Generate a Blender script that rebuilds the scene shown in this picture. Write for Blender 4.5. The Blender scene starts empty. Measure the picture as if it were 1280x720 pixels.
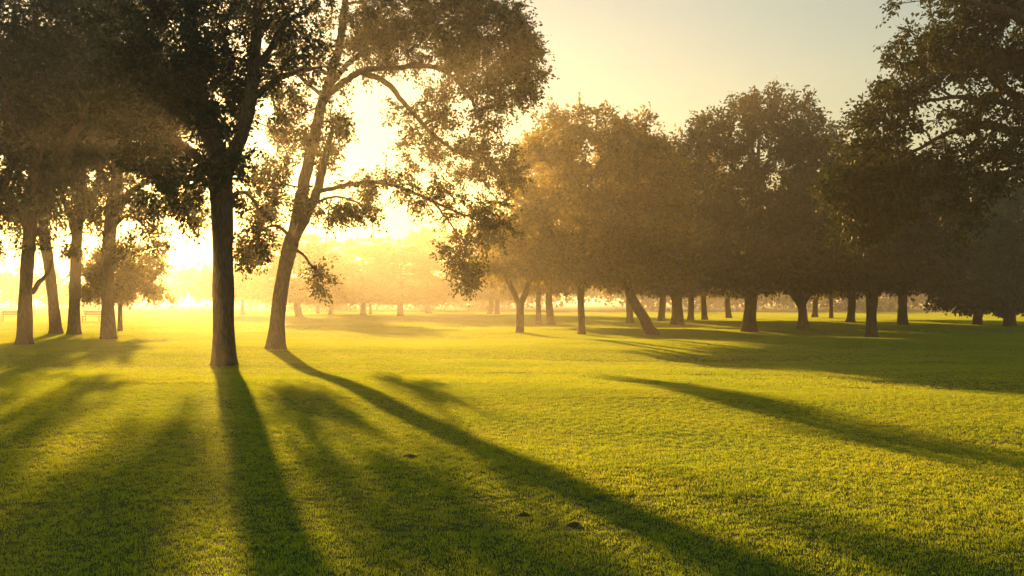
import bpy, math, random
import numpy as np
from mathutils import Vector, Euler, Matrix

R = math.radians
rng = np.random.default_rng(7)
scene = bpy.context.scene
COL = scene.collection

# ------------------------------------------------------------------ camera
F = 1155.0            # focal length in photograph pixels (1280 wide)
PITCH = R(0.9)
EYE = 1.6
cam_d = bpy.data.cameras.new('camera')
cam_d.sensor_width = 36.0
cam_d.lens = 36.0 * F / 1280.0
cam_d.clip_start = 0.1
cam_d.clip_end = 6000
cam = bpy.data.objects.new('camera', cam_d)
COL.objects.link(cam)
cam.location = (0, 0, EYE)
cam.rotation_euler = (math.pi / 2 + PITCH, 0, 0)
scene.camera = cam


def ray(px, py):
    cx, cz = (px - 640) / F, (360 - py) / F
    return np.array([cx, math.cos(PITCH) - cz * math.sin(PITCH), math.sin(PITCH) + cz * math.cos(PITCH)])


def at(px, py, Y):
    d = ray(px, py)
    return np.array([0, 0, EYE]) + d * (Y / d[1])


# ------------------------------------------------------------------ terrain
def ground_h(x, y):
    x = np.asarray(x, float); y = np.asarray(y, float)
    r = np.sqrt(x * x + y * y)
    h = (0.050 * np.sin(x * 0.21 + y * 0.13 + 0.6) + 0.055 * np.sin(y * 0.36 - x * 0.08 + 1.9)
         + 0.022 * np.sin(x * 0.55 + 1.1 + 0.6 * np.sin(y * 0.3)) + 0.024 * np.sin(y * 0.83 + x * 0.21 + 0.4) * np.exp(-r / 45)
         + 0.016 * np.exp(-r / 25) * np.sin(y * 1.7 + x * 0.5 + 2.0) * np.sin(x * 0.6 - y * 0.2))
    return h * np.clip(r / 6.0, 0.3, 1.0) * np.clip(1.4 - r / 150.0, 0.0, 1.0)


def base(px, py):
    """Ground point seen at a pixel of the photograph."""
    d = ray(px, py)
    t = 3.0
    while t < 400:
        p = np.array([0, 0, EYE]) + d * t
        if p[2] <= ground_h(p[0], p[1]):
            break
        t += 0.05
    return np.array([p[0], p[1], float(ground_h(p[0], p[1]))])


# ------------------------------------------------------------------ materials
def new_mat(name):
    m = bpy.data.materials.new(name)
    m.use_nodes = True
    nt = m.node_tree
    nt.nodes.clear()
    out = nt.nodes.new('ShaderNodeOutputMaterial')
    return m, nt, out


def N(nt, t, **kw):
    n = nt.nodes.new(t)
    for k, v in kw.items():
        if k in n.inputs:
            n.inputs[k].default_value = v
        else:
            setattr(n, k, v)
    return n


def ramp(nt, stops):
    n = nt.nodes.new('ShaderNodeValToRGB')
    el = n.color_ramp.elements
    while len(el) < len(stops):
        el.new(0.5)
    for e, (p, c) in zip(el, stops):
        e.position = p
        e.color = (*c, 1)
    return n


def bark_mat(name, dark, light):
    m, nt, out = new_mat(name)
    L = nt.links.new
    geo = N(nt, 'ShaderNodeNewGeometry')
    mp = N(nt, 'ShaderNodeMapping')
    mp.inputs['Scale'].default_value = (9, 9, 1.8)
    L(geo.outputs['Position'], mp.inputs['Vector'])
    n1 = N(nt, 'ShaderNodeTexNoise', Scale=1.6, Detail=8.0, Roughness=0.7)
    L(mp.outputs[0], n1.inputs['Vector'])
    v1 = N(nt, 'ShaderNodeTexVoronoi', Scale=1.7)
    v1.feature = 'DISTANCE_TO_EDGE'
    L(mp.outputs[0], v1.inputs['Vector'])
    mul = N(nt, 'ShaderNodeMath'); mul.operation = 'MULTIPLY_ADD'
    L(v1.outputs['Distance'], mul.inputs[0]); mul.inputs[1].default_value = 0.8
    L(n1.outputs['Fac'], mul.inputs[2])
    cr = ramp(nt, [(0.3, dark), (0.9, light)])
    L(mul.outputs[0], cr.inputs[0])
    b = N(nt, 'ShaderNodeBsdfPrincipled', Roughness=0.9)
    b.inputs['Specular IOR Level'].default_value = 0.25
    L(cr.outputs[0], b.inputs['Base Color'])
    bp = N(nt, 'ShaderNodeBump', Strength=0.8, Distance=0.05)
    L(mul.outputs[0], bp.inputs['Height'])
    L(bp.outputs[0], b.inputs['Normal'])
    L(b.outputs[0], out.inputs[0])
    return m


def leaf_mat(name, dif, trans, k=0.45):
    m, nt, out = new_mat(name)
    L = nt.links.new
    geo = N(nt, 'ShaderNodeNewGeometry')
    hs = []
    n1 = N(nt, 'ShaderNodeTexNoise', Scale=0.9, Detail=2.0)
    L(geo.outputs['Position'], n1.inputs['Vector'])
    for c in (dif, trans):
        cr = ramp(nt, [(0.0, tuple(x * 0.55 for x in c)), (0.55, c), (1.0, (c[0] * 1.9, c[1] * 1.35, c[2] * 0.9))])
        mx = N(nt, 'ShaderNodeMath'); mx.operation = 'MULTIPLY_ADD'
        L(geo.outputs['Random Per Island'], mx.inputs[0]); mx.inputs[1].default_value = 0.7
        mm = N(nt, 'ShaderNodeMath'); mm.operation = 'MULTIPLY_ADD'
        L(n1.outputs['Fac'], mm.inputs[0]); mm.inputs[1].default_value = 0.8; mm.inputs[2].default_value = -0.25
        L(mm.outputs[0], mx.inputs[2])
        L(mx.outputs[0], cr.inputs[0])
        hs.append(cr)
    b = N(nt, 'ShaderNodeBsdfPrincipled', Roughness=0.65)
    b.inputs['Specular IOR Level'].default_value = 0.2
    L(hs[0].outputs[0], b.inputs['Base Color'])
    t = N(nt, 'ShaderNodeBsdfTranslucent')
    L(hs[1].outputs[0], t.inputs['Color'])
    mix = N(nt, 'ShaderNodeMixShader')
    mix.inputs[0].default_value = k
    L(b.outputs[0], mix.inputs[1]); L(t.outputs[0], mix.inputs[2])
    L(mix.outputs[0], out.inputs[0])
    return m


BARK = bark_mat('bark', (0.035, 0.026, 0.018), (0.16, 0.12, 0.085))
LEAF = leaf_mat('leaves', (0.030, 0.055, 0.016), (0.10, 0.12, 0.016), 0.42)
LEAF_DARK = leaf_mat('dark_leaves', (0.020, 0.046, 0.018), (0.06, 0.09, 0.016), 0.25)
LEAF_SUNNY = leaf_mat('sunlit_leaves', (0.045, 0.065, 0.018), (0.30, 0.26, 0.03), 0.55)  # sun glow of the hazy crowns put into a golden, more translucent leaf colour
LEAF_PALE = leaf_mat('pale_leaves', (0.06, 0.11, 0.03), (0.15, 0.20, 0.03), 0.45)


def grass_mat():
    m, nt, out = new_mat('grass')
    L = nt.links.new
    geo = N(nt, 'ShaderNodeNewGeometry')
    n1 = N(nt, 'ShaderNodeTexNoise', Scale=0.35, Detail=5.0, Roughness=0.65)
    L(geo.outputs['Position'], n1.inputs['Vector'])
    n2 = N(nt, 'ShaderNodeTexNoise', Scale=4.5, Detail=3.0)
    L(geo.outputs['Position'], n2.inputs['Vector'])
    ad = N(nt, 'ShaderNodeMath'); ad.operation = 'MULTIPLY_ADD'
    L(geo.outputs['Random Per Island'], ad.inputs[0]); ad.inputs[1].default_value = 0.45
    a2 = N(nt, 'ShaderNodeMath'); a2.operation = 'MULTIPLY_ADD'
    L(n1.outputs['Fac'], a2.inputs[0]); a2.inputs[1].default_value = 1.0; a2.inputs[2].default_value = -0.5
    a3 = N(nt, 'ShaderNodeMath'); a3.operation = 'MULTIPLY_ADD'
    L(n2.outputs['Fac'], a3.inputs[0]); a3.inputs[1].default_value = 0.6
    L(a2.outputs[0], a3.inputs[2]); L(a3.outputs[0], ad.inputs[2])
    c1 = ramp(nt, [(0.1, (0.014, 0.090, 0.012)), (0.5, (0.026, 0.160, 0.018)), (0.95, (0.065, 0.190, 0.024))])
    c2 = ramp(nt, [(0.1, (0.27, 0.44, 0.014)), (0.5, (0.50, 0.66, 0.024)), (0.95, (0.72, 0.70, 0.04))])
    L(ad.outputs[0], c1.inputs[0]); L(ad.outputs[0], c2.inputs[0])
    b = N(nt, 'ShaderNodeBsdfPrincipled', Roughness=0.5)
    b.inputs['Specular IOR Level'].default_value = 0.25
    L(c1.outputs[0], b.inputs['Base Color'])
    t = N(nt, 'ShaderNodeBsdfTranslucent')
    L(c2.outputs[0], t.inputs['Color'])
    mix = N(nt, 'ShaderNodeMixShader'); mix.inputs[0].default_value = 0.62
    L(b.outputs[0], mix.inputs[1]); L(t.outputs[0], mix.inputs[2])
    L(mix.outputs[0], out.inputs[0])
    return m


def lawn_mat():
    m, nt, out = new_mat('lawn_ground')
    L = nt.links.new
    geo = N(nt, 'ShaderNodeNewGeometry')
    n1 = N(nt, 'ShaderNodeTexNoise', Scale=0.5, Detail=8.0, Roughness=0.7)
    L(geo.outputs['Position'], n1.inputs['Vector'])
    n2 = N(nt, 'ShaderNodeTexNoise', Scale=14.0, Detail=4.0)
    L(geo.outputs['Position'], n2.inputs['Vector'])
    c = ramp(nt, [(0.3, (0.018, 0.040, 0.007)), (0.55, (0.035, 0.075, 0.010)), (0.75, (0.060, 0.095, 0.018))])
    L(n1.outputs['Fac'], c.inputs[0])
    b = N(nt, 'ShaderNodeBsdfPrincipled', Roughness=0.9)
    b.inputs['Specular IOR Level'].default_value = 0.1
    L(c.outputs[0], b.inputs['Base Color'])
    bp = N(nt, 'ShaderNodeBump', Strength=0.6, Distance=0.05)
    L(n2.outputs['Fac'], bp.inputs['Height']); L(bp.outputs[0], b.inputs['Normal'])
    L(b.outputs[0], out.inputs[0])
    return m


def plain_mat(name, col, rough=0.8, var=0.4, scale=12):
    m, nt, out = new_mat(name)
    L = nt.links.new
    geo = N(nt, 'ShaderNodeNewGeometry')
    n1 = N(nt, 'ShaderNodeTexNoise', Scale=scale, Detail=6.0)
    L(geo.outputs['Position'], n1.inputs['Vector'])
    c = ramp(nt, [(0.3, tuple(x * (1 - var) for x in col)), (0.7, tuple(x * (1 + var) for x in col))])
    L(n1.outputs['Fac'], c.inputs[0])
    b = N(nt, 'ShaderNodeBsdfPrincipled', Roughness=rough)
    L(c.outputs[0], b.inputs['Base Color'])
    bp = N(nt, 'ShaderNodeBump', Strength=0.4, Distance=0.02)
    L(n1.outputs['Fac'], bp.inputs['Height']); L(bp.outputs[0], b.inputs['Normal'])
    L(b.outputs[0], out.inputs[0])
    return m


GRASS = grass_mat()
LAWN = lawn_mat()
WOOD = plain_mat('weathered_wood', (0.16, 0.11, 0.07), 0.75, 0.35, 9)
IRON = plain_mat('dark_iron', (0.03, 0.03, 0.03), 0.5, 0.3, 20)
SOIL = plain_mat('bare_soil', (0.055, 0.036, 0.020), 0.95, 0.5, 40)


# ------------------------------------------------------------------ mesh helpers
class MB:
    """Collects vertices and faces (quads / tris) with material indices."""

    def __init__(self):
        self.v, self.q, self.mi = [], [], []
        self.n = 0

    def add(self, verts, quads, mi=0):
        verts = np.asarray(verts, float).reshape(-1, 3)
        quads = np.asarray(quads, int)
        self.v.append(verts)
        self.q.append(quads + self.n)
        self.mi.append(np.full(len(quads), mi))
        self.n += len(verts)

    def build(self, name, mats, parent=None, origin=(0, 0, 0), smooth=True):
        me = bpy.data.meshes.new(name)
        if self.n:
            v = np.concatenate(self.v) - np.asarray(origin)
            me.vertices.add(len(v))
            me.vertices.foreach_set('co', v.astype(np.float32).ravel())
            lens = np.concatenate([np.full(len(q), q.shape[1]) for q in self.q])
            idx = np.concatenate([q.ravel() for q in self.q])
            me.loops.add(len(idx))
            me.loops.foreach_set('vertex_index', idx.astype(np.int32))
            me.polygons.add(len(lens))
            st = np.concatenate([[0], np.cumsum(lens)[:-1]])
            me.polygons.foreach_set('loop_start', st.astype(np.int32))
            me.polygons.foreach_set('loop_total', lens.astype(np.int32))
            me.polygons.foreach_set('material_index', np.concatenate(self.mi).astype(np.int32))
            me.polygons.foreach_set('use_smooth', np.full(len(lens), smooth))
        for m in (mats if isinstance(mats, (list, tuple)) else [mats]):
            me.materials.append(m)
        me.update(calc_edges=True)
        o = bpy.data.objects.new(name, me)
        COL.objects.link(o)
        if parent is not None:
            o.parent = parent
        else:
            o.location = origin
        return o


def spline(P, step):
    """Catmull-Rom through rows of P (any width), resampled about every `step`."""
    P = np.asarray(P, float)
    Q = np.vstack([2 * P[0] - P[1], P, 2 * P[-1] - P[-2]])
    out = []
    for i in range(1, len(Q) - 2):
        n = max(1, int(round(np.linalg.norm(Q[i + 1, :3] - Q[i, :3]) / step)))
        for k in range(n):
            t = k / n
            a, b, c, d = Q[i - 1], Q[i], Q[i + 1], Q[i + 2]
            out.append(0.5 * (2 * b + (c - a) * t + (2 * a - 5 * b + 4 * c - d) * t * t + (3 * b - a - 3 * c + d) * t ** 3))
    out.append(P[-1])
    return np.array(out)


def tube(mb, P, rad, sides=8, mi=0, rough=0.0, flare=None, seed=0):
    P = np.asarray(P, float); n = len(P)
    rad = np.asarray(rad, float)
    T = np.gradient(P, axis=0)
    T /= np.linalg.norm(T, axis=1)[:, None] + 1e-9
    u = np.cross(T[0], [0.3, 1, 0.1]); u /= np.linalg.norm(u)
    ang = np.linspace(0, 2 * math.pi, sides, endpoint=False)
    V = np.zeros((n, sides, 3))
    ph = np.random.default_rng(seed).uniform(0, 6.28, 6)
    for i in range(n):
        u = u - T[i] * np.dot(u, T[i]); u /= np.linalg.norm(u) + 1e-9
        w = np.cross(T[i], u)
        rr = np.full(sides, rad[i])
        if rough:
            s = i * 0.35
            rr = rr * (1 + rough * (np.sin(3 * ang + ph[0] + 0.3 * s) * 0.5 + np.sin(5 * ang + ph[1] - 0.2 * s) * 0.35
                                    + np.sin(2 * ang + ph[2] + s * 0.8) * 0.4 + np.sin(9 * ang + ph[4] + 0.5 * s) * 0.25
                                    + 0.5 * math.sin(s * 1.7 + ph[3])))
        if flare is not None:
            h = P[i, 2] - P[0, 2]
            rr = rr * (1 + flare * math.exp(-max(h, 0) / 0.28) * (0.75 + 0.45 * np.sin(5 * ang + ph[5]) + 0.2 * np.sin(3 * ang + ph[1])))
        V[i] = P[i] + rr[:, None] * (np.cos(ang)[:, None] * u + np.sin(ang)[:, None] * w)
    a = np.arange(n - 1)[:, None] * sides; k = np.arange(sides)[None, :]; k2 = (k + 1) % sides
    Q = np.stack([a + k, a + k2, a + sides + k2, a + sides + k], -1).reshape(-1, 4)
    mb.add(V.reshape(-1, 3), Q, mi)
    # closed tip
    tip = np.vstack([V[-1], P[-1:] + T[-1:] * rad[-1] * 0.5])
    mb.add(tip, np.stack([np.arange(sides), (np.arange(sides) + 1) % sides, np.full(sides, sides)], -1), mi)


def unit(v):
    return v / (np.linalg.norm(v, axis=-1, keepdims=True) + 1e-9)


def leaves(mb, pos, axis, size, mi, r, aspect=0.6):
    """Pointed, slightly folded leaves: two triangles each side of the midrib."""
    n = len(pos)
    nor = unit(r.normal(size=(n, 3)) + np.array([0, 0, 0.8]))
    a = unit(axis + r.normal(size=(n, 3)) * 0.55)
    s = unit(np.cross(a, nor))
    nor = np.cross(s, a)
    L = size * r.uniform(0.65, 1.3, (n, 1)); W = L * aspect * 0.5
    fold = W * r.uniform(0.1, 0.6, (n, 1))
    v0 = pos
    v1 = pos + a * L * 0.45 + s * W + nor * fold
    v2 = pos + a * L - nor * L * 0.12
    v3 = pos + a * L * 0.45 - s * W + nor * fold
    V = np.stack([v0, v1, v2, v3], 1).reshape(-1, 3)
    b = np.arange(n)[:, None] * 4
    # one folded leaf: the two halves share the midrib
    T = np.concatenate([b + [0, 1, 2], b + [0, 2, 3]], 1).reshape(-1, 3)
    mb.add(V, T, mi)


def branches(mb, nodes, targets, r, step, tip=0.010, sag=0.0, jitter=0.12, sides=5):
    """Join every target to the nearest wood already there; returns twig directions at the targets."""
    X = np.array(nodes, float)
    d0 = np.min(np.linalg.norm(targets[:, None, :] - X[None], axis=2), axis=1)
    order = np.argsort(d0)
    pts = [X]
    par = [-1] * len(X)
    allp = np.zeros((len(X) + len(targets) * 12, 3)); allp[:len(X)] = X
    n = len(X); n_wood = n
    chains = []
    dirs = np.zeros_like(targets)
    for ti in order:
        t = targets[ti]
        dd = np.linalg.norm(allp[:n] - t, axis=1)
        j = int(np.argmin(dd + 0.15 * np.maximum(0, allp[:n, 2] - t[2])))
        D = float(np.linalg.norm(t - allp[j]))
        k = int(min(9, max(1, round(D / step))))
        s = np.linspace(0, 1, k + 1)[1:, None]
        p = allp[j] + (t - allp[j]) * s
        off = r.normal(size=3) * jitter * D
        off[2] = abs(off[2]) * 0.6 + sag * D
        p = p + off * (s * (1 - s) * 2.2)
        p[:-1] += r.normal(size=(k, 3))[:-1] * 0.05 * min(D, 1.0)
        ids = [j]
        for q in p:
            allp[n] = q; par.append(ids[-1]); ids.append(n); n += 1
        chains.append(ids)
        dirs[ti] = unit(p[-1] - allp[ids[-2]])
    load = np.zeros(n)
    for ids in chains:
        load[ids[-1]] += 1
    for i in range(n - 1, n_wood - 1, -1):
        load[par[i]] += load[i]
    for ids in chains:
        rad = tip * np.maximum(load[ids], 1) ** 0.42
        rad[0] = rad[1] * 1.05
        tube(mb, allp[ids], rad, sides, 0)
    return dirs


def thing(name, label, cat, loc, group=None):
    o = bpy.data.objects.new(name, None)
    COL.objects.link(o)
    o.location = loc
    o.empty_display_size = 0.3
    o['label'] = label; o['category'] = cat
    if group:
        o['group'] = group
    return o


# ------------------------------------------------------------------ a tree
def tree(name, label, foot, trunk, limbs, blobs, n_clumps, per_clump, leaf, group, mat=LEAF, seed=1,
         twig=0.55, rough=0.075, flare=0.6, zmin=None, separate_limbs=False, droop=0.0, tip=0.010, gaps=0.0, aspect=0.6,
         depth=1.0, twigs_wood=False, even=1.0, floor=None, open_to=0.0):
    """trunk: rows (px, py, radius, depth offset) above the foot; limbs: lists of such rows;
    blobs: (px, py, rx, ry, depth offset, depth radius, weight) - leaf masses at the tree's own distance."""
    r = np.random.default_rng(seed)
    p0 = base(*foot)
    Y = p0[1]
    s = Y / F
    root = thing(name, label, 'tree', p0, group)
    W = lambda rows: np.array([[*at(a, b, Y + d), rr] for a, b, rr, d in rows])
    wood = []
    rows = W(trunk)
    rows = np.vstack([[p0[0] + (rows[0, 0] - p0[0]) * -0.05, p0[1], p0[2] - 0.15, rows[0, 3]], [p0[0], p0[1], p0[2] + 0.05, rows[0, 3]], rows])
    S = spline(rows, 0.16)
    mb = MB()
    tube(mb, S[:, :3], np.maximum(S[:, 3], 0.02), 20, 0, rough, flare, seed)
    top_nodes = S[int(len(S) * 0.55):]
    wood.append(top_nodes[::2, :3])
    lm = []
    for li, lb in enumerate(limbs):
        L_ = W(lb)
        S = spline(L_, 0.18)
        S[1:-1, :3] += r.normal(size=(len(S) - 2, 3)) * 0.012
        m2 = MB() if separate_limbs else mb
        tube(m2, S[:, :3], np.maximum(S[:, 3], 0.012), 10, 0, rough, None, seed + li)
        lm.append(m2)
        wood.append(S[::2, :3])
    mb.build('trunk', BARK, root, p0)
    if separate_limbs:
        for m2 in lm:
            m2.build('limb', BARK, root, p0)
    nodes = np.concatenate(wood)
    # leaf clump centres inside the blobs, uneven, thinned by a coarse noise for sky gaps
    w = np.array([b[6] * (b[2] * b[3]) ** 0.8 * (0.5 + b[5] * 0.3) ** even for b in blobs], float); w /= w.sum()
    C = []
    cc = []
    phs = r.uniform(0, 6.28, 6)
    while len(C) < n_clumps:
        b = blobs[r.choice(len(blobs), p=w)]
        v = unit(r.normal(size=3)) * r.uniform(0.25, 1.0) ** 0.5
        v = v * (1 + 0.18 * r.normal())
        c = at(b[0], b[1], Y + b[4]) + np.array([v[0] * b[2] * s, v[1] * b[5] * depth, v[2] * b[3] * s])
        if zmin is not None and c[2] < zmin:
            c[2] = zmin + abs(r.normal()) * 0.25
        if gaps:
            g = math.sin(c[0] * 2.1 + phs[0] + math.sin(c[2] * 1.7)) * math.sin(c[2] * 2.4 + phs[1] + math.sin(c[1] * 1.3)) * math.sin(c[1] * 1.6 + phs[2])
            if g > 1 - gaps * 1.6:
                continue
        if open_to and r.random() > 0.22 + 0.78 * min(1.0, max(0.0, (c[2] - floor) / open_to)) ** 1.3:
            continue
        C.append(c); cc.append(at(b[0], b[1], Y + b[4]))
    for lb in limbs:                                   # every bough ends in leaves, not in a bare tip
        e, q = at(lb[-1][0], lb[-1][1], Y + lb[-1][3]), at(lb[-2][0], lb[-2][1], Y + lb[-2][3])
        for k in range(3):
            C.append(e + r.normal(size=3) * .16 + (e - q) * r.uniform(-.35, .15)); cc.append(q)
    C = np.array(C); cc = np.array(cc)
    mc = MB()
    dirs = branches(mc, nodes, C, r, 0.45, tip=tip)
    # twigs and leaves
    nt = 6
    n_l = max(3, per_clump // nt)
    out = unit(C - cc)
    D = unit(dirs[:, None] * 0.7 + out[:, None] * 0.5 + r.normal(size=(len(C), nt, 3)) * 0.75 + np.array([0, 0, -droop]))
    Lt = twig * r.uniform(0.5, 1.25, (len(C), nt, 1))
    if twigs_wood:
        for i in range(len(C)):
            for k in range(nt):
                e = C[i] + D[i, k] * Lt[i, k]
                m_ = (C[i] + e) / 2 + np.array([0, 0, 0.06 * Lt[i, k, 0]])
                tube(mc, [C[i], m_, e], [0.008, 0.006, 0.003], 3, 0)
    t = r.uniform(0.0, 1.05, (len(C), nt, n_l, 1))
    pos = C[:, None, None] + D[:, :, None] * Lt[:, :, None] * t
    pos = pos + r.normal(size=pos.shape) * (twig * 0.13)
    pos[..., 2] -= (t[..., 0] ** 2) * (0.10 + droop * 0.5) * twig
    ax = np.broadcast_to(D[:, :, None], pos.shape) + np.array([0, 0, -0.35 - droop])
    pos = pos.reshape(-1, 3); ax = unit(ax.reshape(-1, 3))
    if floor is not None:
        keep = pos[:, 2] > floor + .28 * np.sin(pos[:, 0] * 1.9 + phs[3]) * np.sin(pos[:, 1] * 1.5 + phs[4]) + r.exponential(.12, len(pos))
        pos, ax = pos[keep], ax[keep]
    leaves(mc, pos, ax, leaf, 1, r, aspect)
    mc.build('crown', [BARK, mat], root, p0)
    return root


NEAR_G = 'trees standing on the near lawn'
MID_G = 'trees in the misty row across the lawn'
FAR_G = 'distant trees in the mist'

# --- the big upright tree left of centre
tree('oak_tree', 'big dark forked tree with thick straight trunk casting its shadow towards the camera', (280, 457),
     [(280, 430, .275, 0), (279, 390, .265, 0), (278, 330, .26, 0), (277, 270, .27, 0), (275, 225, .30, 0), (272, 195, .26, .1), (262, 165, .21, .2)],
     [[(264, 175, .24, .2), (252, 140, .22, .3), (243, 80, .19, .4), (237, 10, .16, .5), (230, -70, .12, .6), (222, -150, .07, .7)],
      [(277, 225, .22, 0), (292, 192, .20, -.1), (306, 155, .18, -.3), (314, 115, .16, -.4), (319, 60, .14, -.5), (323, 0, .12, -.6), (332, -90, .07, -.7)],
      [(312, 128, .10, -.4), (330, 112, .085, -.5), (352, 96, .075, -.6), (378, 88, .06, -.8), (400, 84, .03, -1.)],
      [(318, 86, .09, -.5), (336, 62, .075, -.4), (358, 28, .065, -.3), (388, 10, .05, -.2), (410, -20, .03, 0)],
      [(275, 232, .16, 0), (250, 200, .14, .6), (218, 172, .11, 1.2), (188, 125, .08, 1.8), (170, 70, .04, 2.2)],
      [(272, 240, .10, 0), (252, 225, .08, -.7), (225, 222, .06, -1.3), (195, 235, .03, -1.8)],
      [(280, 255, .07, 0), (300, 240, .06, .5), (318, 252, .045, .8), (326, 290, .025, 1.0)]],
     [(230, 50, 70, 60, 0, 2.2, 1.2), (178, 110, 50, 60, 1, 1.6, 1.3), (215, 165, 55, 45, .8, 1.8, 1.5), (268, 110, 40, 65, .3, 1.8, 1.3),
      (300, 40, 50, 50, -.3, 1.8, .8), (355, 45, 42, 45, -.3, 1.2, .8), (350, 98, 34, 20, -.5, .8, .9), (335, 150, 18, 18, -.3, .6, .5), (260, -60, 120, 60, 0, 2.5, .8),
      (350, -50, 80, 50, -.3, 2, .7), (218, 222, 40, 30, -.8, 1.2, 1.1), (275, 200, 28, 28, -.9, .5, 1.0), (322, 268, 17, 34, .9, .6, .9), (318, 312, 17, 16, 1, .6, .8),
      (235, 262, 26, 18, -.8, .8, .5)],
     540, 108, .115, NEAR_G, LEAF_DARK, 11, twig=.50, separate_limbs=True, gaps=.25, twigs_wood=True)

# --- the leaning forked tree with the long arched boughs
tree('oak_tree', 'leaning forked tree with long arching boughs reaching right over the bright haze', (345, 436),
     [(346, 415, .265, 0), (348, 388, .245, 0), (354, 348, .235, 0), (361, 316, .245, 0), (366, 296, .23, 0)],
     [[(363, 312, .22, 0), (372, 268, .205, 0), (381, 225, .20, .1), (391, 180, .19, .2), (400, 140, .175, .3), (406, 116, .16, .3)],
      [(403, 128, .16, .3), (414, 92, .15, .3), (424, 55, .14, .3), (430, 10, .12, .4), (440, -60, .07, .5)],
      [(404, 122, .13, .3), (430, 103, .12, .1), (457, 87, .105, -.2), (490, 86, .09, -.5), (527, 82, .08, -.8), (560, 92, .065, -1), (588, 122, .045, -1.2), (602, 160, .025, -1.3)],
      [(450, 90, .10, -.1), (482, 103, .095, .3), (508, 132, .085, .7), (540, 166, .07, 1.0), (575, 192, .055, 1.3), (618, 204, .03, 1.5)],
      [(408, 112, .11, .3), (440, 76, .09, .9), (482, 52, .075, 1.5), (535, 35, .06, 2.0), (600, 25, .04, 2.4)],
      [(404, 120, .07, .3), (384, 104, .06, 0), (364, 84, .05, -.3), (350, 55, .03, -.6)],
      [(365, 302, .19, 0), (383, 270, .17, -.2), (395, 242, .15, -.4), (404, 208, .13, -.5), (411, 180, .10, -.6), (416, 155, .05, -.7)],
      [(397, 240, .08, -.4), (428, 233, .07, -.6), (460, 228, .06, -.8), (500, 234, .055, -1), (545, 254, .045, -1.2), (598, 275, .03, -1.4), (628, 282, .02, -1.5)],
      [(392, 254, .05, -.3), (420, 246, .04, -.8), (448, 254, .03, -1.2), (472, 266, .015, -1.5)],
      [(540, 250, .035, -1.2), (566, 284, .03, -1.0), (584, 318, .018, -.8)],
      [(363, 308, .06, 0), (378, 318, .045, -.4), (392, 336, .03, -.7), (402, 350, .018, -.9)],
      [(364, 296, .07, 0), (345, 282, .055, .3), (326, 288, .03, .6)]],
     [(445, 20, 40, 45, .3, 1.6, .7), (500, 15, 50, 42, .5, 1.8, 1.0), (560, 18, 50, 45, .3, 1.8, 1.2), (615, 35, 45, 42, 0, 1.8, 1.4), (655, 75, 24, 36, 0, 1.2, 1.3),
      (600, 80, 45, 30, -.5, 1.4, 1.4), (530, 62, 50, 22, 0, 1.4, 1.0), (465, 62, 38, 26, .3, 1.2, .8), (385, 55, 32, 40, -.2, 1, .7), (640, 112, 24, 22, -.8, 1, 1.1), (612, 140, 18, 24, -1.1, .8, 1.0),
      (520, -70, 140, 50, 0, 2.2, .4), (400, -70, 60, 50, 0, 1.8, .4),
      (545, 132, 20, 28, .8, .7, .8), (565, 178, 34, 22, 1.1, .9, 1.0), (612, 198, 34, 17, 1.4, .9, 1.3), (592, 222, 28, 16, 1.2, .8, .8), (635, 222, 16, 14, 1.4, .5, 1.5), (528, 180, 24, 24, .7, .8, 1.0), (505, 140, 16, 20, .6, .6, .8),
      (470, 226, 34, 12, -.7, .7, 1.3), (530, 242, 32, 15, -1.1, .7, 1.3), (590, 264, 34, 13, -1.3, .7, 1.5), (614, 285, 18, 18, -1.4, .6, 1.0), (575, 312, 18, 24, -.9, .6, 1.0), (588, 345, 10, 10, -.8, .4, 1.8),
      (448, 258, 24, 10, -1.1, .5, 1.5), (415, 262, 16, 14, -.6, .5, 1.4), (350, 215, 20, 24, .3, .7, 1.0), (400, 186, 16, 18, -.5, .5, 1.8), (414, 162, 12, 12, -.6, .4, 1.2), (384, 250, 10, 14, -.4, .4, 1.2), (330, 245, 20, 32, .4, .7, .9),
      (322, 296, 22, 24, .5, .7, .7), (362, 150, 26, 28, -.1, .7, 1.4), (425, 135, 18, 20, .2, .6, .5), (402, 345, 12, 8, -.9, .4, 1.2), (300, 318, 14, 12, .6, .5, 1.2), (345, 100, 24, 20, -.2, .7, .8)],
     900, 84, .118, NEAR_G, LEAF, 23, twig=.55, separate_limbs=True, gaps=.2, twigs_wood=True)

# --- the dark group of four on the left
tree('oak_tree', 'stout dark tree at the left edge, nearest of the clustered four trunks', (30, 431),
     [(31, 410, .255, 0), (32, 370, .225, 0), (34, 330, .225, 0), (37, 290, .225, 0), (42, 230, .22, 0), (48, 150, .18, 0), (45, 50, .13, 0), (40, -60, .08, 0)],
     [[(38, 290, .18, 0), (10, 240, .15, .5), (-30, 180, .14, 1)], [(41, 250, .22, 0), (80, 190, .17, -.6), (110, 120, .11, -1.2)],
      [(40, 366, .09, 0), (49, 352, .08, -.1), (58, 344, .07, -.2), (64, 325, .05, -.3)], [(44, 210, .2, 0), (10, 140, .15, -1), (-20, 60, .1, -2)]],
     [(35, 290, 60, 32, 0, 2.2, 1.2), (20, 210, 80, 60, 0, 2.8, 1.2), (-30, 110, 90, 80, 0, 3, .9), (60, 110, 60, 60, 0, 2.6, 1.1), (10, 10, 100, 60, 0, 3, .9), (-40, 250, 60, 50, 0, 2.5, .8), (60, -60, 90, 50, 0, 3, .6), (5, 318, 28, 14, -.5, 1, .9)],
     400, 96, .17, NEAR_G, LEAF_DARK, 31, twig=.75, gaps=.45, floor=3.4, open_to=4.2)
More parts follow.
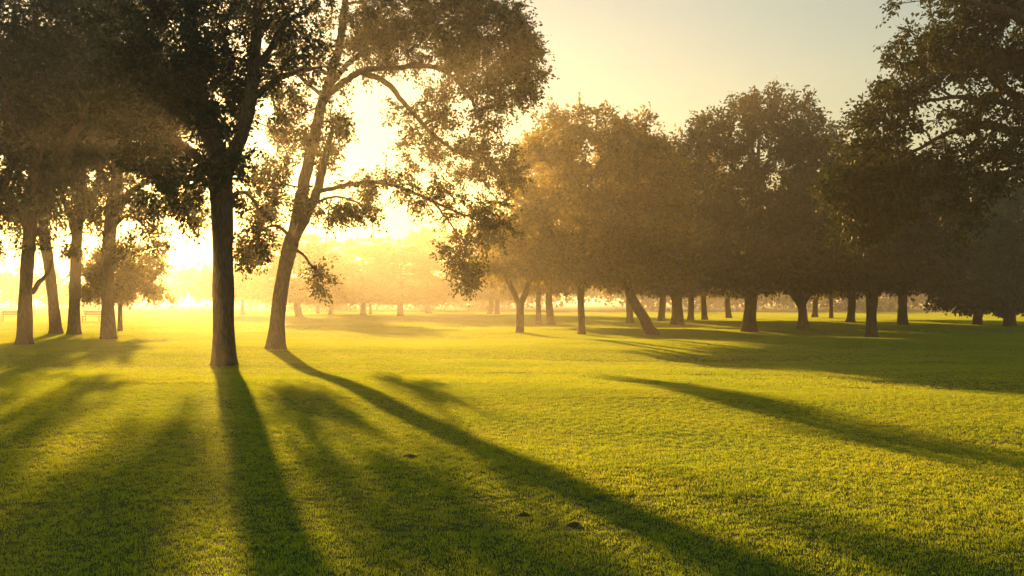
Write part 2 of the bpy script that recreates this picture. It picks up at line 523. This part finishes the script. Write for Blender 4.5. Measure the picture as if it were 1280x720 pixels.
tree('oak_tree', 'dark tree leaning left, second trunk of the clustered left group', (70, 417),
     [(68, 390, .25, 0), (65, 360, .24, 0), (61, 330, .235, 0), (56, 300, .25, 0), (52, 250, .22, 0), (55, 170, .2, 0), (62, 80, .12, 0)],
     [[(54, 270, .2, 0), (25, 220, .15, .6), (5, 180, .09, 1)], [(53, 240, .2, 0), (85, 200, .15, .6), (110, 150, .09, 1)]],
     [(60, 260, 55, 45, 0, 2.4, 1), (70, 170, 60, 60, 0, 2.6, 1), (50, 80, 60, 50, 0, 2.6, .8)],
     210, 90, .185, NEAR_G, LEAF_DARK, 37, twig=.8, gaps=.5, floor=4.6, open_to=4.5)
tree('oak_tree', 'slender straight dark tree, third trunk of the clustered left group', (93, 418),
     [(93, 395, .265, 0), (94, 350, .245, 0), (95, 310, .24, 0), (98, 270, .24, 0), (104, 200, .2, 0), (110, 120, .12, 0)],
     [[(96, 300, .16, 0), (84, 260, .13, .3), (70, 225, .08, .6)], [(97, 285, .16, 0), (118, 240, .13, -.4), (130, 200, .08, -.8)]],
     [(100, 255, 32, 30, 0, 2, .5), (105, 190, 45, 45, 0, 2.4, 1), (115, 100, 55, 55, 0, 2.6, 1), (110, 20, 60, 45, 0, 2.6, .7)],
     180, 90, .185, NEAR_G, LEAF_DARK, 41, twig=.8, gaps=.5, floor=4.6, open_to=4.5)
tree('oak_tree', 'dark tree with drooping sprays, rightmost trunk of the clustered left group', (135, 424),
     [(135, 400, .29, 0), (135, 360, .265, 0), (136, 320, .26, 0), (138, 285, .28, 0), (146, 220, .23, 0), (155, 140, .19, 0), (160, 50, .12, 0), (165, -50, .06, 0)],
     [[(139, 270, .18, 0), (170, 235, .14, -.4), (200, 225, .09, -.9), (225, 245, .05, -1.2)], [(142, 245, .16, 0), (120, 200, .13, .4), (105, 150, .08, .8)],
      [(138, 285, .10, 0), (158, 270, .08, -.5), (178, 280, .05, -.9), (192, 305, .025, -1.1)], [(150, 190, .14, 0), (185, 140, .11, 0), (215, 100, .07, .3)]],
     [(145, 245, 45, 35, 0, 2.2, 1.1), (200, 245, 40, 30, -.9, 1.6, 1.1), (150, 160, 65, 50, 0, 2.6, 1.1), (150, 70, 70, 55, 0, 2.8, 1), (210, 120, 40, 50, .3, 2, .9), (130, -20, 90, 50, 0, 3, .8),
      (180, 290, 32, 20, -.9, 1, .8), (228, 272, 30, 24, -1, 1., 1.4), (205, 300, 30, 10, -1, .8, 1.0), (165, 315, 22, 12, -.8, .7, .8), (172, 335, 7, 10, -.8, .4, .3), (112, 300, 15, 20, 0, 1, .6)],
     410, 96, .155, NEAR_G, LEAF_DARK, 43, twig=.7, gaps=.42, floor=3.3, open_to=4.5)

# --- the near tree at the right whose boughs hang into the picture
tree('oak_tree', 'near dark tree at the right edge with horizontal boughs hanging into the sky', (1420, 465),
     [(1420, 440, .42, 0), (1418, 380, .38, 0), (1414, 320, .37, 0), (1408, 260, .38, 0), (1402, 200, .33, 0), (1400, 120, .25, 0), (1400, 20, .15, 0)],
     [[(1408, 265, .22, 0), (1360, 205, .15, 0), (1310, 172, .12, 0), (1270, 164, .095, 0), (1230, 158, .075, 0), (1190, 165, .055, 0), (1150, 185, .04, .2), (1110, 205, .025, .4)],
      [(1402, 210, .2, 0), (1340, 150, .16, .4), (1285, 132, .11, .8), (1245, 100, .085, 1.2), (1200, 62, .05, 1.6)],
      [(1285, 134, .07, .8), (1240, 126, .06, .5), (1190, 122, .045, .2), (1140, 130, .025, 0)],
      [(1410, 280, .15, 0), (1350, 240, .12, -.5), (1280, 218, .085, -1), (1235, 222, .06, -1.3), (1216, 250, .03, -1.4)],
      [(1401, 150, .18, 0), (1340, 70, .14, -.4), (1270, 20, .1, -.8), (1200, 0, .05, -1)]],
     [(1250, 55, 60, 45, .8, 1.6, 1), (1180, 60, 45, 42, 1.2, 1.4, .9), (1140, 95, 28, 34, .4, 1, .8), (1205, 118, 50, 25, .3, 1.1, .7), (1110, 148, 36, 28, 0, 1, 1.2), (1086, 195, 40, 34, .3, 1.1, 1.5),
      (1056, 240, 20, 28, .4, .7, 1.5), (1075, 275, 26, 22, .4, .8, 1.1), (1150, 205, 40, 28, .2, 1, 1), (1105, 245, 32, 30, .3, .9, 1), (1220, 205, 34, 20, -.9, .8, .8), (1215, 250, 18, 28, -1.3, .6, 1), (1178, 232, 16, 24, 0, .7, .7), (1265, 190, 28, 22, -.5, .8, .9), (1240, 150, 40, 22, -.5, .8, .9), (1270, 120, 40, 26, .4, 1, .9),
      (1138, 30, 18, 22, 1.3, .8, .6), (1250, -10, 70, 40, 0, 1.6, .9), (1180, -50, 90, 40, 0, 1.8, .6), (1330, 60, 70, 70, 0, 2, .6), (1390, 150, 70, 70, 0, 2.4, .5), (1480, 120, 80, 90, 0, 2.6, .4), (1430, 0, 90, 60, 0, 2.6, .4)],
     640, 78, .11, NEAR_G, LEAF_DARK, 53, twig=.45, separate_limbs=True, gaps=.45, twigs_wood=True)


# ------------------------------------------------------------------ trees across the lawn
def mid(label, foot, rt, trunk, blobs, n, seed, mat=LEAF, limbs=(), group=MID_G, leaf=.21, per=84, zmin=2.7, gaps=.5, floor=1.95):
    Yd = base(*foot)[1]
    tr = [(a, b, rt * k, d) for a, b, k, d in trunk]
    return tree('oak_tree', label, foot, tr, limbs, blobs, n, per, leaf, group, mat, seed, twig=.8, zmin=zmin, gaps=gaps, floor=floor, tip=.016, flare=.6, rough=.06)


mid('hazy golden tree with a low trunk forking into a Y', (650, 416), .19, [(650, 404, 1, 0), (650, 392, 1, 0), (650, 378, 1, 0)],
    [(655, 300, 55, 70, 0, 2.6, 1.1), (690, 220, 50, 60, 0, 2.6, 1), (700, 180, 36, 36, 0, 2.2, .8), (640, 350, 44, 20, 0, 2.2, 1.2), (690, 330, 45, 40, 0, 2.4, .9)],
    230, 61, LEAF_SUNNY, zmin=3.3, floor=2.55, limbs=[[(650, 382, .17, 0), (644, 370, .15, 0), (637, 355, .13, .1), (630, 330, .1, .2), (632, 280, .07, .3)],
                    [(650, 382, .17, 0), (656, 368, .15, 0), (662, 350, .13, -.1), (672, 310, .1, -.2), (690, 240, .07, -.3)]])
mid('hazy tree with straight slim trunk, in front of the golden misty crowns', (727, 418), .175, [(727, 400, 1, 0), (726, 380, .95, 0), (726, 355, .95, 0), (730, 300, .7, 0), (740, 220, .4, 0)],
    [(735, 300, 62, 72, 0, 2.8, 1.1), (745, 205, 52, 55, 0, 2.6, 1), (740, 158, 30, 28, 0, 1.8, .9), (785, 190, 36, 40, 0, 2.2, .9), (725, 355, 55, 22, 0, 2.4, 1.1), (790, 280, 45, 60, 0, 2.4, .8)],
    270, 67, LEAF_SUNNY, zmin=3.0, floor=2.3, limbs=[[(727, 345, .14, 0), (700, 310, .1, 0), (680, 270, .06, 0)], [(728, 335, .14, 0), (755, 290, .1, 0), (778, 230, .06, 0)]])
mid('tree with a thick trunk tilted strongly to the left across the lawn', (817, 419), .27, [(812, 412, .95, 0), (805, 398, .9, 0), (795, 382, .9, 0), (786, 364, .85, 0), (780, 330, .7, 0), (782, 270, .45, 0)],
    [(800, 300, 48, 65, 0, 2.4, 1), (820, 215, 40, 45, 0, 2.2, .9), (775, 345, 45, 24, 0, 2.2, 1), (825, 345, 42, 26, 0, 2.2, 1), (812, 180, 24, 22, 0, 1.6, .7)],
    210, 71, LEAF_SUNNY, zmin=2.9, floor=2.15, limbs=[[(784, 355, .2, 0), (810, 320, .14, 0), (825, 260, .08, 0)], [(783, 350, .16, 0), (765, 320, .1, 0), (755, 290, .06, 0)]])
mid('hazy thick-trunked tree, left of the dark right-hand crowns', (847, 406), .42, [(847, 395, 1, 0), (846, 380, .95, 0), (846, 360, .9, 0), (848, 300, .6, 0), (850, 220, .35, 0)],
    [(850, 330, 48, 45, 0, 3, 1.1), (855, 250, 48, 55, 0, 3, 1), (840, 200, 30, 30, 0, 2.4, .6)], 260, 73, leaf=.26, group=MID_G)
mid('tall dark tree with a broad rounded top, tallest across the lawn', (937, 415), .34, [(937, 400, 1, 0), (938, 385, .95, 0), (939, 365, .95, 0), (940, 320, .75, 0), (945, 240, .45, 0), (950, 160, .2, 0)],
    [(935, 310, 70, 62, 0, 3.4, 1.2), (905, 220, 48, 62, 0, 3, 1), (960, 215, 62, 65, 0, 3.4, 1.1), (885, 170, 24, 30, 0, 2, .7), (960, 142, 42, 34, 0, 2.6, 1), (920, 140, 24, 22, 0, 2, .7), (1000, 170, 30, 34, 0, 2.4, .9), (940, 360, 70, 18, 0, 3.2, 1.1)],
    520, 79, LEAF_DARK, limbs=[[(939, 355, .3, 0), (905, 310, .22, 0), (890, 250, .12, 0)], [(940, 345, .3, 0), (975, 300, .22, 0), (995, 230, .12, 0)]])
mid('dark tree whose trunk splits into low spreading limbs', (1004, 411), .27, [(1004, 400, 1.1, 0), (1003, 388, .95, 0), (1000, 374, .9, 0)],
    [(1010, 320, 55, 50, 0, 3, 1.2), (1022, 240, 48, 55, 0, 3, 1), (1035, 185, 30, 28, 0, 2.2, .9), (1000, 358, 50, 15, 0, 2.6, 1)],
    320, 83, LEAF_DARK, limbs=[[(1001, 382, .2, 0), (990, 368, .17, 0), (978, 358, .13, 0), (965, 335, .08, 0)], [(1001, 380, .22, 0), (1002, 360, .18, 0), (1008, 320, .12, 0)], [(1002, 384, .19, 0), (1012, 368, .16, 0), (1028, 358, .12, 0), (1040, 335, .08, 0)]])
mid('dark straight-trunked tree closest on the right side of the lawn', (1089, 422), .235, [(1089, 410, 1.05, 0), (1089, 390, 1, 0), (1090, 370, 1.1, 0), (1092, 330, .8, 0), (1096, 260, .5, 0)],
    [(1095, 335, 70, 38, 0, 3, 1.2), (1110, 280, 65, 50, 0, 3, 1.1), (1085, 230, 45, 48, 0, 2.6, .9), (1150, 255, 48, 48, 0, 2.6, .9), (1060, 300, 40, 45, 0, 2.4, 1)],
    440, 89, LEAF_DARK, limbs=[[(1090, 372, .16, 0), (1075, 355, .13, 0), (1055, 330, .08, 0)], [(1091, 372, .17, 0), (1110, 350, .13, 0), (1135, 310, .08, 0)]])
mid('dark spreading tree behind the hanging boughs at the right', (1128, 407), .34, [(1128, 395, 1, 0), (1128, 380, .95, 0), (1130, 350, .8, 0), (1135, 290, .5, 0)],
    [(1150, 340, 60, 36, 0, 3.2, 1.2), (1165, 285, 62, 48, 0, 3.4, 1), (1190, 230, 50, 45, 0, 3, .8), (1205, 335, 50, 40, 0, 3, 1.1)], 380, 97, LEAF_DARK, leaf=.26)
mid('pale green feathery tree at the far right behind the boughs', (1262, 408), .35, [(1262, 398, 1, 0), (1262, 380, .9, 0), (1260, 340, .7, 0), (1258, 290, .4, 0)],
    [(1255, 300, 38, 45, 0, 3, 1), (1290, 280, 45, 50, 0, 3.2, 1), (1250, 255, 24, 24, 0, 2, .7), (1265, 355, 55, 28, 0, 3, 1)], 340, 101, LEAF_PALE, leaf=.26, zmin=1.4, floor=.8)
mid('dark low-branched tree at the right edge, foliage almost down to the grass', (1222, 406), .3, [(1222, 396, 1, 0), (1223, 370, .9, 0), (1225, 330, .5, 0)],
    [(1215, 360, 45, 28, 0, 3, 1), (1240, 330, 50, 38, 0, 3, 1), (1265, 375, 40, 18, 0, 2.5, .9), (1192, 368, 26, 18, 0, 2, .9)], 300, 103, LEAF_DARK, leaf=.26, zmin=1.0, floor=.6)


# ------------------------------------------------------------------ distant trees (shared shapes, each copied with its parts)
def copy_tree(src, foot, label, scale, rot, group):
    p = base(*foot)
    r_ = src.copy(); COL.objects.link(r_)
    r_.location = p; r_.rotation_euler = (0, 0, rot); r_.scale = (scale[0], scale[0], scale[1])
    r_['label'] = label; r_['group'] = group
    for ch in src.children:
        c = ch.copy(); COL.objects.link(c); c.parent = r_
    return r_


# two models: a low spreading tree and a taller one, both first set down in the row
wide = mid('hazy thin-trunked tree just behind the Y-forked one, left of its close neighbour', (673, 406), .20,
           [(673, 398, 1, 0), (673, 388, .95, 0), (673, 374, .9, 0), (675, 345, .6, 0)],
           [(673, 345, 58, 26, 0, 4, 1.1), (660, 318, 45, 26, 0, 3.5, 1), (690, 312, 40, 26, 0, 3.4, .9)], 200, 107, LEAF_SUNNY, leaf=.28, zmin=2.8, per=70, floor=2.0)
tall = mid('hazy sturdier tree just behind the Y-forked one, right of its close neighbour', (689, 406), .27,  # crown raised behind the front row to shade the haze on the right
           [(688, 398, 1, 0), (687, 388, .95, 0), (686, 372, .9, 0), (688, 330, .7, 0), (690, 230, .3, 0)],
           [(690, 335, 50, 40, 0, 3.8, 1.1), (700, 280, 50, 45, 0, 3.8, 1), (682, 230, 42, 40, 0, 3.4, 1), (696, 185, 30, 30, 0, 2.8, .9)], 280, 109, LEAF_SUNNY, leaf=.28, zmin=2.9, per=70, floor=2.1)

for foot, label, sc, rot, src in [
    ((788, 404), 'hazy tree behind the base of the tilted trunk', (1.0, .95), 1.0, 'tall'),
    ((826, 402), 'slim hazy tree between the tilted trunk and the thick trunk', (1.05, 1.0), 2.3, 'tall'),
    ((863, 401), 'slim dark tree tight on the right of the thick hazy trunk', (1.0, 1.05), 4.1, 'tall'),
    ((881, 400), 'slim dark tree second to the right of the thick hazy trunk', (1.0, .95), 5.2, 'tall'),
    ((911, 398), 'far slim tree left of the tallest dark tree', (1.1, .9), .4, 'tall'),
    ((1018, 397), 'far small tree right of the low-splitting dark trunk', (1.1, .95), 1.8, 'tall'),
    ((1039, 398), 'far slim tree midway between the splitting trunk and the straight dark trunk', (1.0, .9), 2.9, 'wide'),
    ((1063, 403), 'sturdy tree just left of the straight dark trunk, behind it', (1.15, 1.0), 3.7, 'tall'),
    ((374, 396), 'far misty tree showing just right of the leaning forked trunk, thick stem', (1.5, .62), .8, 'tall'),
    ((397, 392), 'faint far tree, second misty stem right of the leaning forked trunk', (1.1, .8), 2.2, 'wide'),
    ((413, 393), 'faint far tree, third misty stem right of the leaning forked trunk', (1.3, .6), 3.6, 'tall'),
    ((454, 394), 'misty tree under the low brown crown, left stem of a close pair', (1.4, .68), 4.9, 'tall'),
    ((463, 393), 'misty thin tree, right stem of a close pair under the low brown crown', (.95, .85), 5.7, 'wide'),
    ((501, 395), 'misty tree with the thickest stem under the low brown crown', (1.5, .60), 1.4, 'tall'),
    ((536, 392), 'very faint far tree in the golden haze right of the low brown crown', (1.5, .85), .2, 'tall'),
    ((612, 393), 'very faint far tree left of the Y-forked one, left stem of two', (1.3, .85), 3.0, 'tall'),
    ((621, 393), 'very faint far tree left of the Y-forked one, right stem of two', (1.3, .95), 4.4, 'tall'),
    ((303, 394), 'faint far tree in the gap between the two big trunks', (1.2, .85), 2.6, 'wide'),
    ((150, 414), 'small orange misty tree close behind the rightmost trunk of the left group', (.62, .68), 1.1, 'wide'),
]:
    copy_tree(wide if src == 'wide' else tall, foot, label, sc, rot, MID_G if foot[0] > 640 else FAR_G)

# ------------------------------------------------------------------ far woodland: one mass fading into the haze
r = np.random.default_rng(5)
mb = MB()
th = r.uniform(-.62, .62, 900)
dist = r.uniform(165, 250, 900)
hh = (4.5 + 3.0 * np.sin(th * 23) * np.sin(th * 9 + 1) + r.normal(size=900) * .8) * r.uniform(.15, 1, 900) ** .6
C = np.stack([np.sin(th) * dist, np.cos(th) * dist, hh + .4], -1)
P = (C[:, None] + r.normal(size=(900, 34, 3)) * np.array([1.3, 1.3, .9])).reshape(-1, 3)
P[:, 2] = np.maximum(P[:, 2], .25)
leaves(mb, P, unit(r.normal(size=P.shape)), .95, 0, r, .8)
w = mb.build('woodland', LEAF_DARK, None)
w['label'] = 'far woodland edge fading into the golden haze along the horizon'; w['category'] = 'woodland'; w['kind'] = 'stuff'


# ------------------------------------------------------------------ benches in the mist
def box(mb, c, s, rot=None, mi=0):
    x, y, z = np.array(s) / 2
    b = min(x, y, z) * 0.25
    V = []
    for sz in (-1, 1):
        for sx, sy in ((-1, -1), (1, -1), (1, 1), (-1, 1)):
            V.append((sx * (x - b), sy * (y - b), sz * z))
    for sz in (-1, 1):
        for sx, sy in ((-1, -1), (1, -1), (1, 1), (-1, 1)):
            V.append((sx * x, sy * y, sz * (z - b)))
    V = np.array(V)
    if rot is not None:
        V = V @ np.array(Euler(rot).to_matrix()).T
    Q = [(3, 2, 1, 0), (4, 5, 6, 7)]
    for k in range(4):
        j = (k + 1) % 4
        Q += [(8 + k, 8 + j, 12 + j, 12 + k), (k, j, 8 + j, 8 + k), (12 + k, 12 + j, 4 + j, 4 + k)]
    mb.add(V + np.array(c), Q, mi)


def bench(foot, label, rz):
    p = base(*foot)
    root = thing('park_bench', label, 'bench', p, 'benches in the mist')
    root.rotation_euler = (0, 0, rz)
    m = MB()
    for k in range(4):
        box(m, (0, -.16 + k * .115, .45), (1.7, .095, .035))
    m.build('seat', WOOD, root, smooth=False)
    m = MB()
    for k in range(3):
        box(m, (0, .27 + k * .03, .58 + k * .13), (1.7, .03, .10), (R(-12), 0, 0))
    m.build('backrest', WOOD, root, smooth=False)
    for sx in (-.7, .7):
        m = MB()
        box(m, (sx, -.17, .215), (.06, .06, .43)); box(m, (sx, .22, .215), (.06, .06, .43))
        box(m, (sx, .03, .415), (.05, .46, .03)); box(m, (sx, .30, .66), (.05, .04, .46), (R(-12), 0, 0))
        m.build('leg', IRON, root, smooth=False)
    return root


bench((14, 402), 'wooden bench in the mist at the far left edge, left of the stout trunk', R(8))
bench((115, 402), 'wooden bench in the mist between the slender trunk and the rightmost of the group', R(-5))

# ------------------------------------------------------------------ bare soil clods on the lawn
for i, (px, py, size, label) in enumerate([
        (513, 572, .065, 'dark soil clod in the grass left of centre'),
        (717, 657, .042, 'small brown soil clod in the grass, nearest of the clods'),
        (655, 646, .045, 'dark flat soil clod inside the long shadow')]):
    r = np.random.default_rng(90 + i)
    p = base(px, py)
    m = MB()
    nu, nv = 14, 7
    V = []
    for a in range(nv + 1):
        for b in range(nu):
            t_ = a / nv * math.pi / 2; f_ = b / nu * 6.2832
            k = 1 + .16 * math.sin(3 * f_ + i) + .1 * math.sin(5 * f_ + 2 * i + a)
            V.append((math.cos(t_) * math.cos(f_) * size * k * 1.5, math.cos(t_) * math.sin(f_) * size * k, math.sin(t_) * .036 - .015 + r.normal() * .004))
    Q = [(a * nu + b, a * nu + (b + 1) % nu, (a + 1) * nu + (b + 1) % nu, (a + 1) * nu + b) for a in range(nv) for b in range(nu)]
    m.add(V, Q)
    o = m.build('soil_clod', SOIL, None)
    o.location = p
    o['label'] = label; o['category'] = 'soil clod'; o['group'] = 'soil clods on the lawn'

# ------------------------------------------------------------------ ground sheet
m = MB()
rad = np.concatenate([[0.0], np.geomspace(0.8, 1400, 230)])
na = 300
ang = np.linspace(0, 2 * math.pi, na, endpoint=False)
X = rad[:, None] * np.sin(ang); Yg = rad[:, None] * np.cos(ang)
Z = ground_h(X, Yg)
V = np.stack([X, Yg, Z], -1).reshape(-1, 3)
a = np.arange(1, len(rad) - 1)[:, None] * na; k = np.arange(na)[None]; k2 = (k + 1) % na
Q = np.stack([a + k, a + k2, a + na + k2, a + na + k], -1).reshape(-1, 4)[:, ::-1]
m.add(V, Q)
k = np.arange(na)
m.add(np.vstack([V[na:2 * na], V[:1]]), np.stack([(k + 1) % na, k, np.full(na, na)], -1)[:, ::-1])
g = m.build('ground', LAWN, None)
g['kind'] = 'structure'
g['label'] = 'gently rolling mown lawn under the grass'


# ------------------------------------------------------------------ grass (stuff): tufts of blades instanced over the lawn
def grass_patch(name, size, n, h, wdt, seed):
    r = np.random.default_rng(seed)
    xy = r.uniform(-size / 2, size / 2, (n, 2)) * 1.04
    w2 = 2 * math.pi / size
    tex = (np.sin(xy[:, 0] * w2 * 3 + 2 * np.sin(xy[:, 1] * w2 * 2 + seed)) * np.sin(xy[:, 1] * w2 * 5 + seed * 2 + np.sin(xy[:, 0] * w2 * 2))
           + .6 * np.sin(xy[:, 0] * w2 * 9 + seed) * np.sin(xy[:, 1] * w2 * 11 + 1.3 * seed))
    H = h * r.uniform(.6, 1.15, n) * (1 + .28 * tex)
    az = r.uniform(0, 6.283, n)
    lean = r.uniform(.1, .75, n) * H
    d = np.stack([np.cos(az), np.sin(az), 0 * az], -1)
    s = np.stack([-np.sin(az), np.cos(az), 0 * az], -1)
    tw = r.uniform(-.8, .8, n)
    s = s * np.cos(tw)[:, None] + d * np.sin(tw)[:, None]
    b = np.column_stack([xy, np.full(n, -.012)])
    W_ = wdt * r.uniform(.7, 1.3, n)[:, None] / 2
    up = np.array([0, 0, 1.0])
    mid_ = b + d * (lean * .3)[:, None] + up * (H * .6)[:, None]
    tip_ = b + d * lean[:, None] + up * H[:, None]
    V = np.stack([b - s * W_, b + s * W_, mid_ - s * W_ * .85, mid_ + s * W_ * .85, tip_], 1).reshape(-1, 3)
    i = np.arange(n)[:, None] * 5
    m = MB()
    m.add(V, i + [0, 1, 3, 2])
    m.add(np.zeros((0, 3)), np.zeros((0, 3), int)) if False else None
    m.q.append((i + [2, 3, 4])); m.mi.append(np.zeros(n, int))
    o = m.build(name, GRASS, None)
    COL.objects.unlink(o)
    return o


def grass_layer(name, label, patches, pts, size, seed):
    r = np.random.default_rng(seed)
    src = bpy.data.collections.new(name + '_tufts')
    for p in patches:
        src.objects.link(p)
    n = len(pts)
    me = bpy.data.meshes.new(name)
    me.vertices.add(n)
    z = ground_h(pts[:, 0], pts[:, 1])
    me.vertices.foreach_set('co', np.column_stack([pts, z]).astype(np.float32).ravel())
    e = .35
    gx = (ground_h(pts[:, 0] + e, pts[:, 1]) - ground_h(pts[:, 0] - e, pts[:, 1])) / (2 * e)
    gy = (ground_h(pts[:, 0], pts[:, 1] + e) - ground_h(pts[:, 0], pts[:, 1] - e)) / (2 * e)
    rot = np.zeros((n, 3), np.float32)
    for i in range(n):
        q = Vector((0, 0, 1)).rotation_difference(Vector((-gx[i], -gy[i], 1)).normalized())
        eu = (q.to_matrix() @ Matrix.Rotation(int(r.integers(4)) * math.pi / 2, 3, 'Z')).to_euler()
        rot[i] = eu
    at_ = me.attributes.new('rot', 'FLOAT_VECTOR', 'POINT'); at_.data.foreach_set('vector', rot.ravel())
    at_ = me.attributes.new('pick', 'INT', 'POINT'); at_.data.foreach_set('value', r.integers(0, len(patches), n).astype(np.int32))
    o = bpy.data.objects.new(name, me)
    COL.objects.link(o)
    ng = bpy.data.node_groups.new(name + '_nodes', 'GeometryNodeTree')
    ng.interface.new_socket('Geometry', in_out='INPUT', socket_type='NodeSocketGeometry')
    ng.interface.new_socket('Geometry', in_out='OUTPUT', socket_type='NodeSocketGeometry')
    gi = ng.nodes.new('NodeGroupInput'); go = ng.nodes.new('NodeGroupOutput')
    ip = ng.nodes.new('GeometryNodeInstanceOnPoints')
    ci = ng.nodes.new('GeometryNodeCollectionInfo')
    ci.inputs['Collection'].default_value = src
    ci.inputs['Separate Children'].default_value = True
    ci.inputs['Reset Children'].default_value = True
    a1 = ng.nodes.new('GeometryNodeInputNamedAttribute'); a1.data_type = 'FLOAT_VECTOR'; a1.inputs['Name'].default_value = 'rot'
    a2 = ng.nodes.new('GeometryNodeInputNamedAttribute'); a2.data_type = 'INT'; a2.inputs['Name'].default_value = 'pick'
    ip.inputs['Pick Instance'].default_value = True
    L = ng.links.new
    L(gi.outputs[0], ip.inputs['Points']); L(ci.outputs[0], ip.inputs['Instance'])
    L(a2.outputs['Attribute'], ip.inputs['Instance Index']); L(a1.outputs['Attribute'], ip.inputs['Rotation'])
    L(ip.outputs[0], go.inputs[0])
    md = o.modifiers.new('tufts', 'NODES'); md.node_group = ng
    o['kind'] = 'stuff'; o['label'] = label; o['category'] = 'grass'
    return o


def wedge(y0, y1, size, slope=.66, margin=3.0):
    pts = []
    y = y0 + size / 2
    while y < y1:
        xm = y * slope + margin
        for x in np.arange(-xm, xm, size):
            pts.append((x, y))
        y += size
    return np.array(pts)


near = [grass_patch('near_tuft', 1.2, 12000, .030, .0045, k) for k in (1, 2, 3)]
midp = [grass_patch('mid_tuft', 2.0, 9000, .036, .009, k) for k in (4, 5, 6)]
farp = [grass_patch('far_tuft', 4.0, 7000, .045, .026, k) for k in (7, 8)]
N0, N1, N2, N3 = 2.8, 2.8 + 1.2 * 12, 2.8 + 1.2 * 12 + 2.0 * 17, 2.8 + 1.2 * 12 + 2.0 * 17 + 4 * 26
grass_layer('near_grass', 'short lawn grass in the foreground', near, wedge(N0, N1 - .1, 1.2), 1.2, 1)
grass_layer('middle_grass', 'short lawn grass around the near trees', midp, wedge(N1, N2 - .1, 2.0), 2.0, 2)
grass_layer('distant_grass', 'short lawn grass under the misty trees', farp, wedge(N2, N3 - .1, 4.0, .62), 4.0, 3)

# ------------------------------------------------------------------ air
HAZE_DENSITY = 0.0020
me = bpy.data.meshes.new('haze')
x0, x1, y0, y1, z0, z1 = -1500, 1500, -1500, 1500, -1.5, 18.6
me.from_pydata([(x, y, z) for z in (z0, z1) for x, y in ((x0, y0), (x1, y0), (x1, y1), (x0, y1))], [],
               [(3, 2, 1, 0), (4, 5, 6, 7), (0, 1, 5, 4), (1, 2, 6, 5), (2, 3, 7, 6), (3, 0, 4, 7)])
hz = bpy.data.objects.new('haze', me)
COL.objects.link(hz)
hz['kind'] = 'stuff'; hz['label'] = 'golden morning haze hanging over the lawn'; hz['category'] = 'haze'
m, nt, out = new_mat('haze')
pv = N(nt, 'ShaderNodeVolumePrincipled')
pv.inputs['Color'].default_value = (0.96, 0.92, 0.84, 1)
pv.inputs['Density'].default_value = HAZE_DENSITY
pv.inputs['Anisotropy'].default_value = 0.69
nt.links.new(pv.outputs[0], out.inputs['Volume'])
me.materials.append(m)

# ------------------------------------------------------------------ light
SUN_EL, SUN_AZ = R(9.2), R(-18.5)        # azimuth from +Y, positive to the right
d = Vector((math.sin(SUN_AZ) * math.cos(SUN_EL), math.cos(SUN_AZ) * math.cos(SUN_EL), math.sin(SUN_EL)))
sl = bpy.data.lights.new('sun', 'SUN')
sl.energy = 5.0
sl.angle = R(0.6)
sl.color = (1.0, 0.545, 0.15)
so = bpy.data.objects.new('sun', sl)
COL.objects.link(so)
so.location = d * 60
so.rotation_euler = d.to_track_quat('Z', 'Y').to_euler()

wd = bpy.data.worlds.new('World')
scene.world = wd
wd.use_nodes = True
nt = wd.node_tree
nt.nodes.clear()
sky = nt.nodes.new('ShaderNodeTexSky')
sky.sky_type = 'NISHITA'
sky.sun_disc = False
sky.sun_elevation = SUN_EL
sky.sun_rotation = SUN_AZ % (2 * math.pi)
sky.air_density = 1.75
sky.dust_density = 0.7
sky.ozone_density = 1.6
bg = nt.nodes.new('ShaderNodeBackground')
bg.inputs['Strength'].default_value = 0.05
ow = nt.nodes.new('ShaderNodeOutputWorld')
nt.links.new(sky.outputs[0], bg.inputs[0]); nt.links.new(bg.outputs[0], ow.inputs[0])

# ------------------------------------------------------------------ render settings
scene.render.engine = 'CYCLES'
cy = scene.cycles
cy.use_denoising = True
cy.max_bounces = 6
cy.diffuse_bounces = 3
cy.glossy_bounces = 2
cy.transmission_bounces = 4
cy.volume_bounces = 1
cy.transparent_max_bounces = 4
cy.sample_clamp_indirect = 4.0
scene.view_settings.view_transform = 'Standard'
scene.view_settings.look = 'None'
scene.view_settings.gamma = 1.0
scene.view_settings.use_curve_mapping = False
scene.view_settings.exposure = 1.5
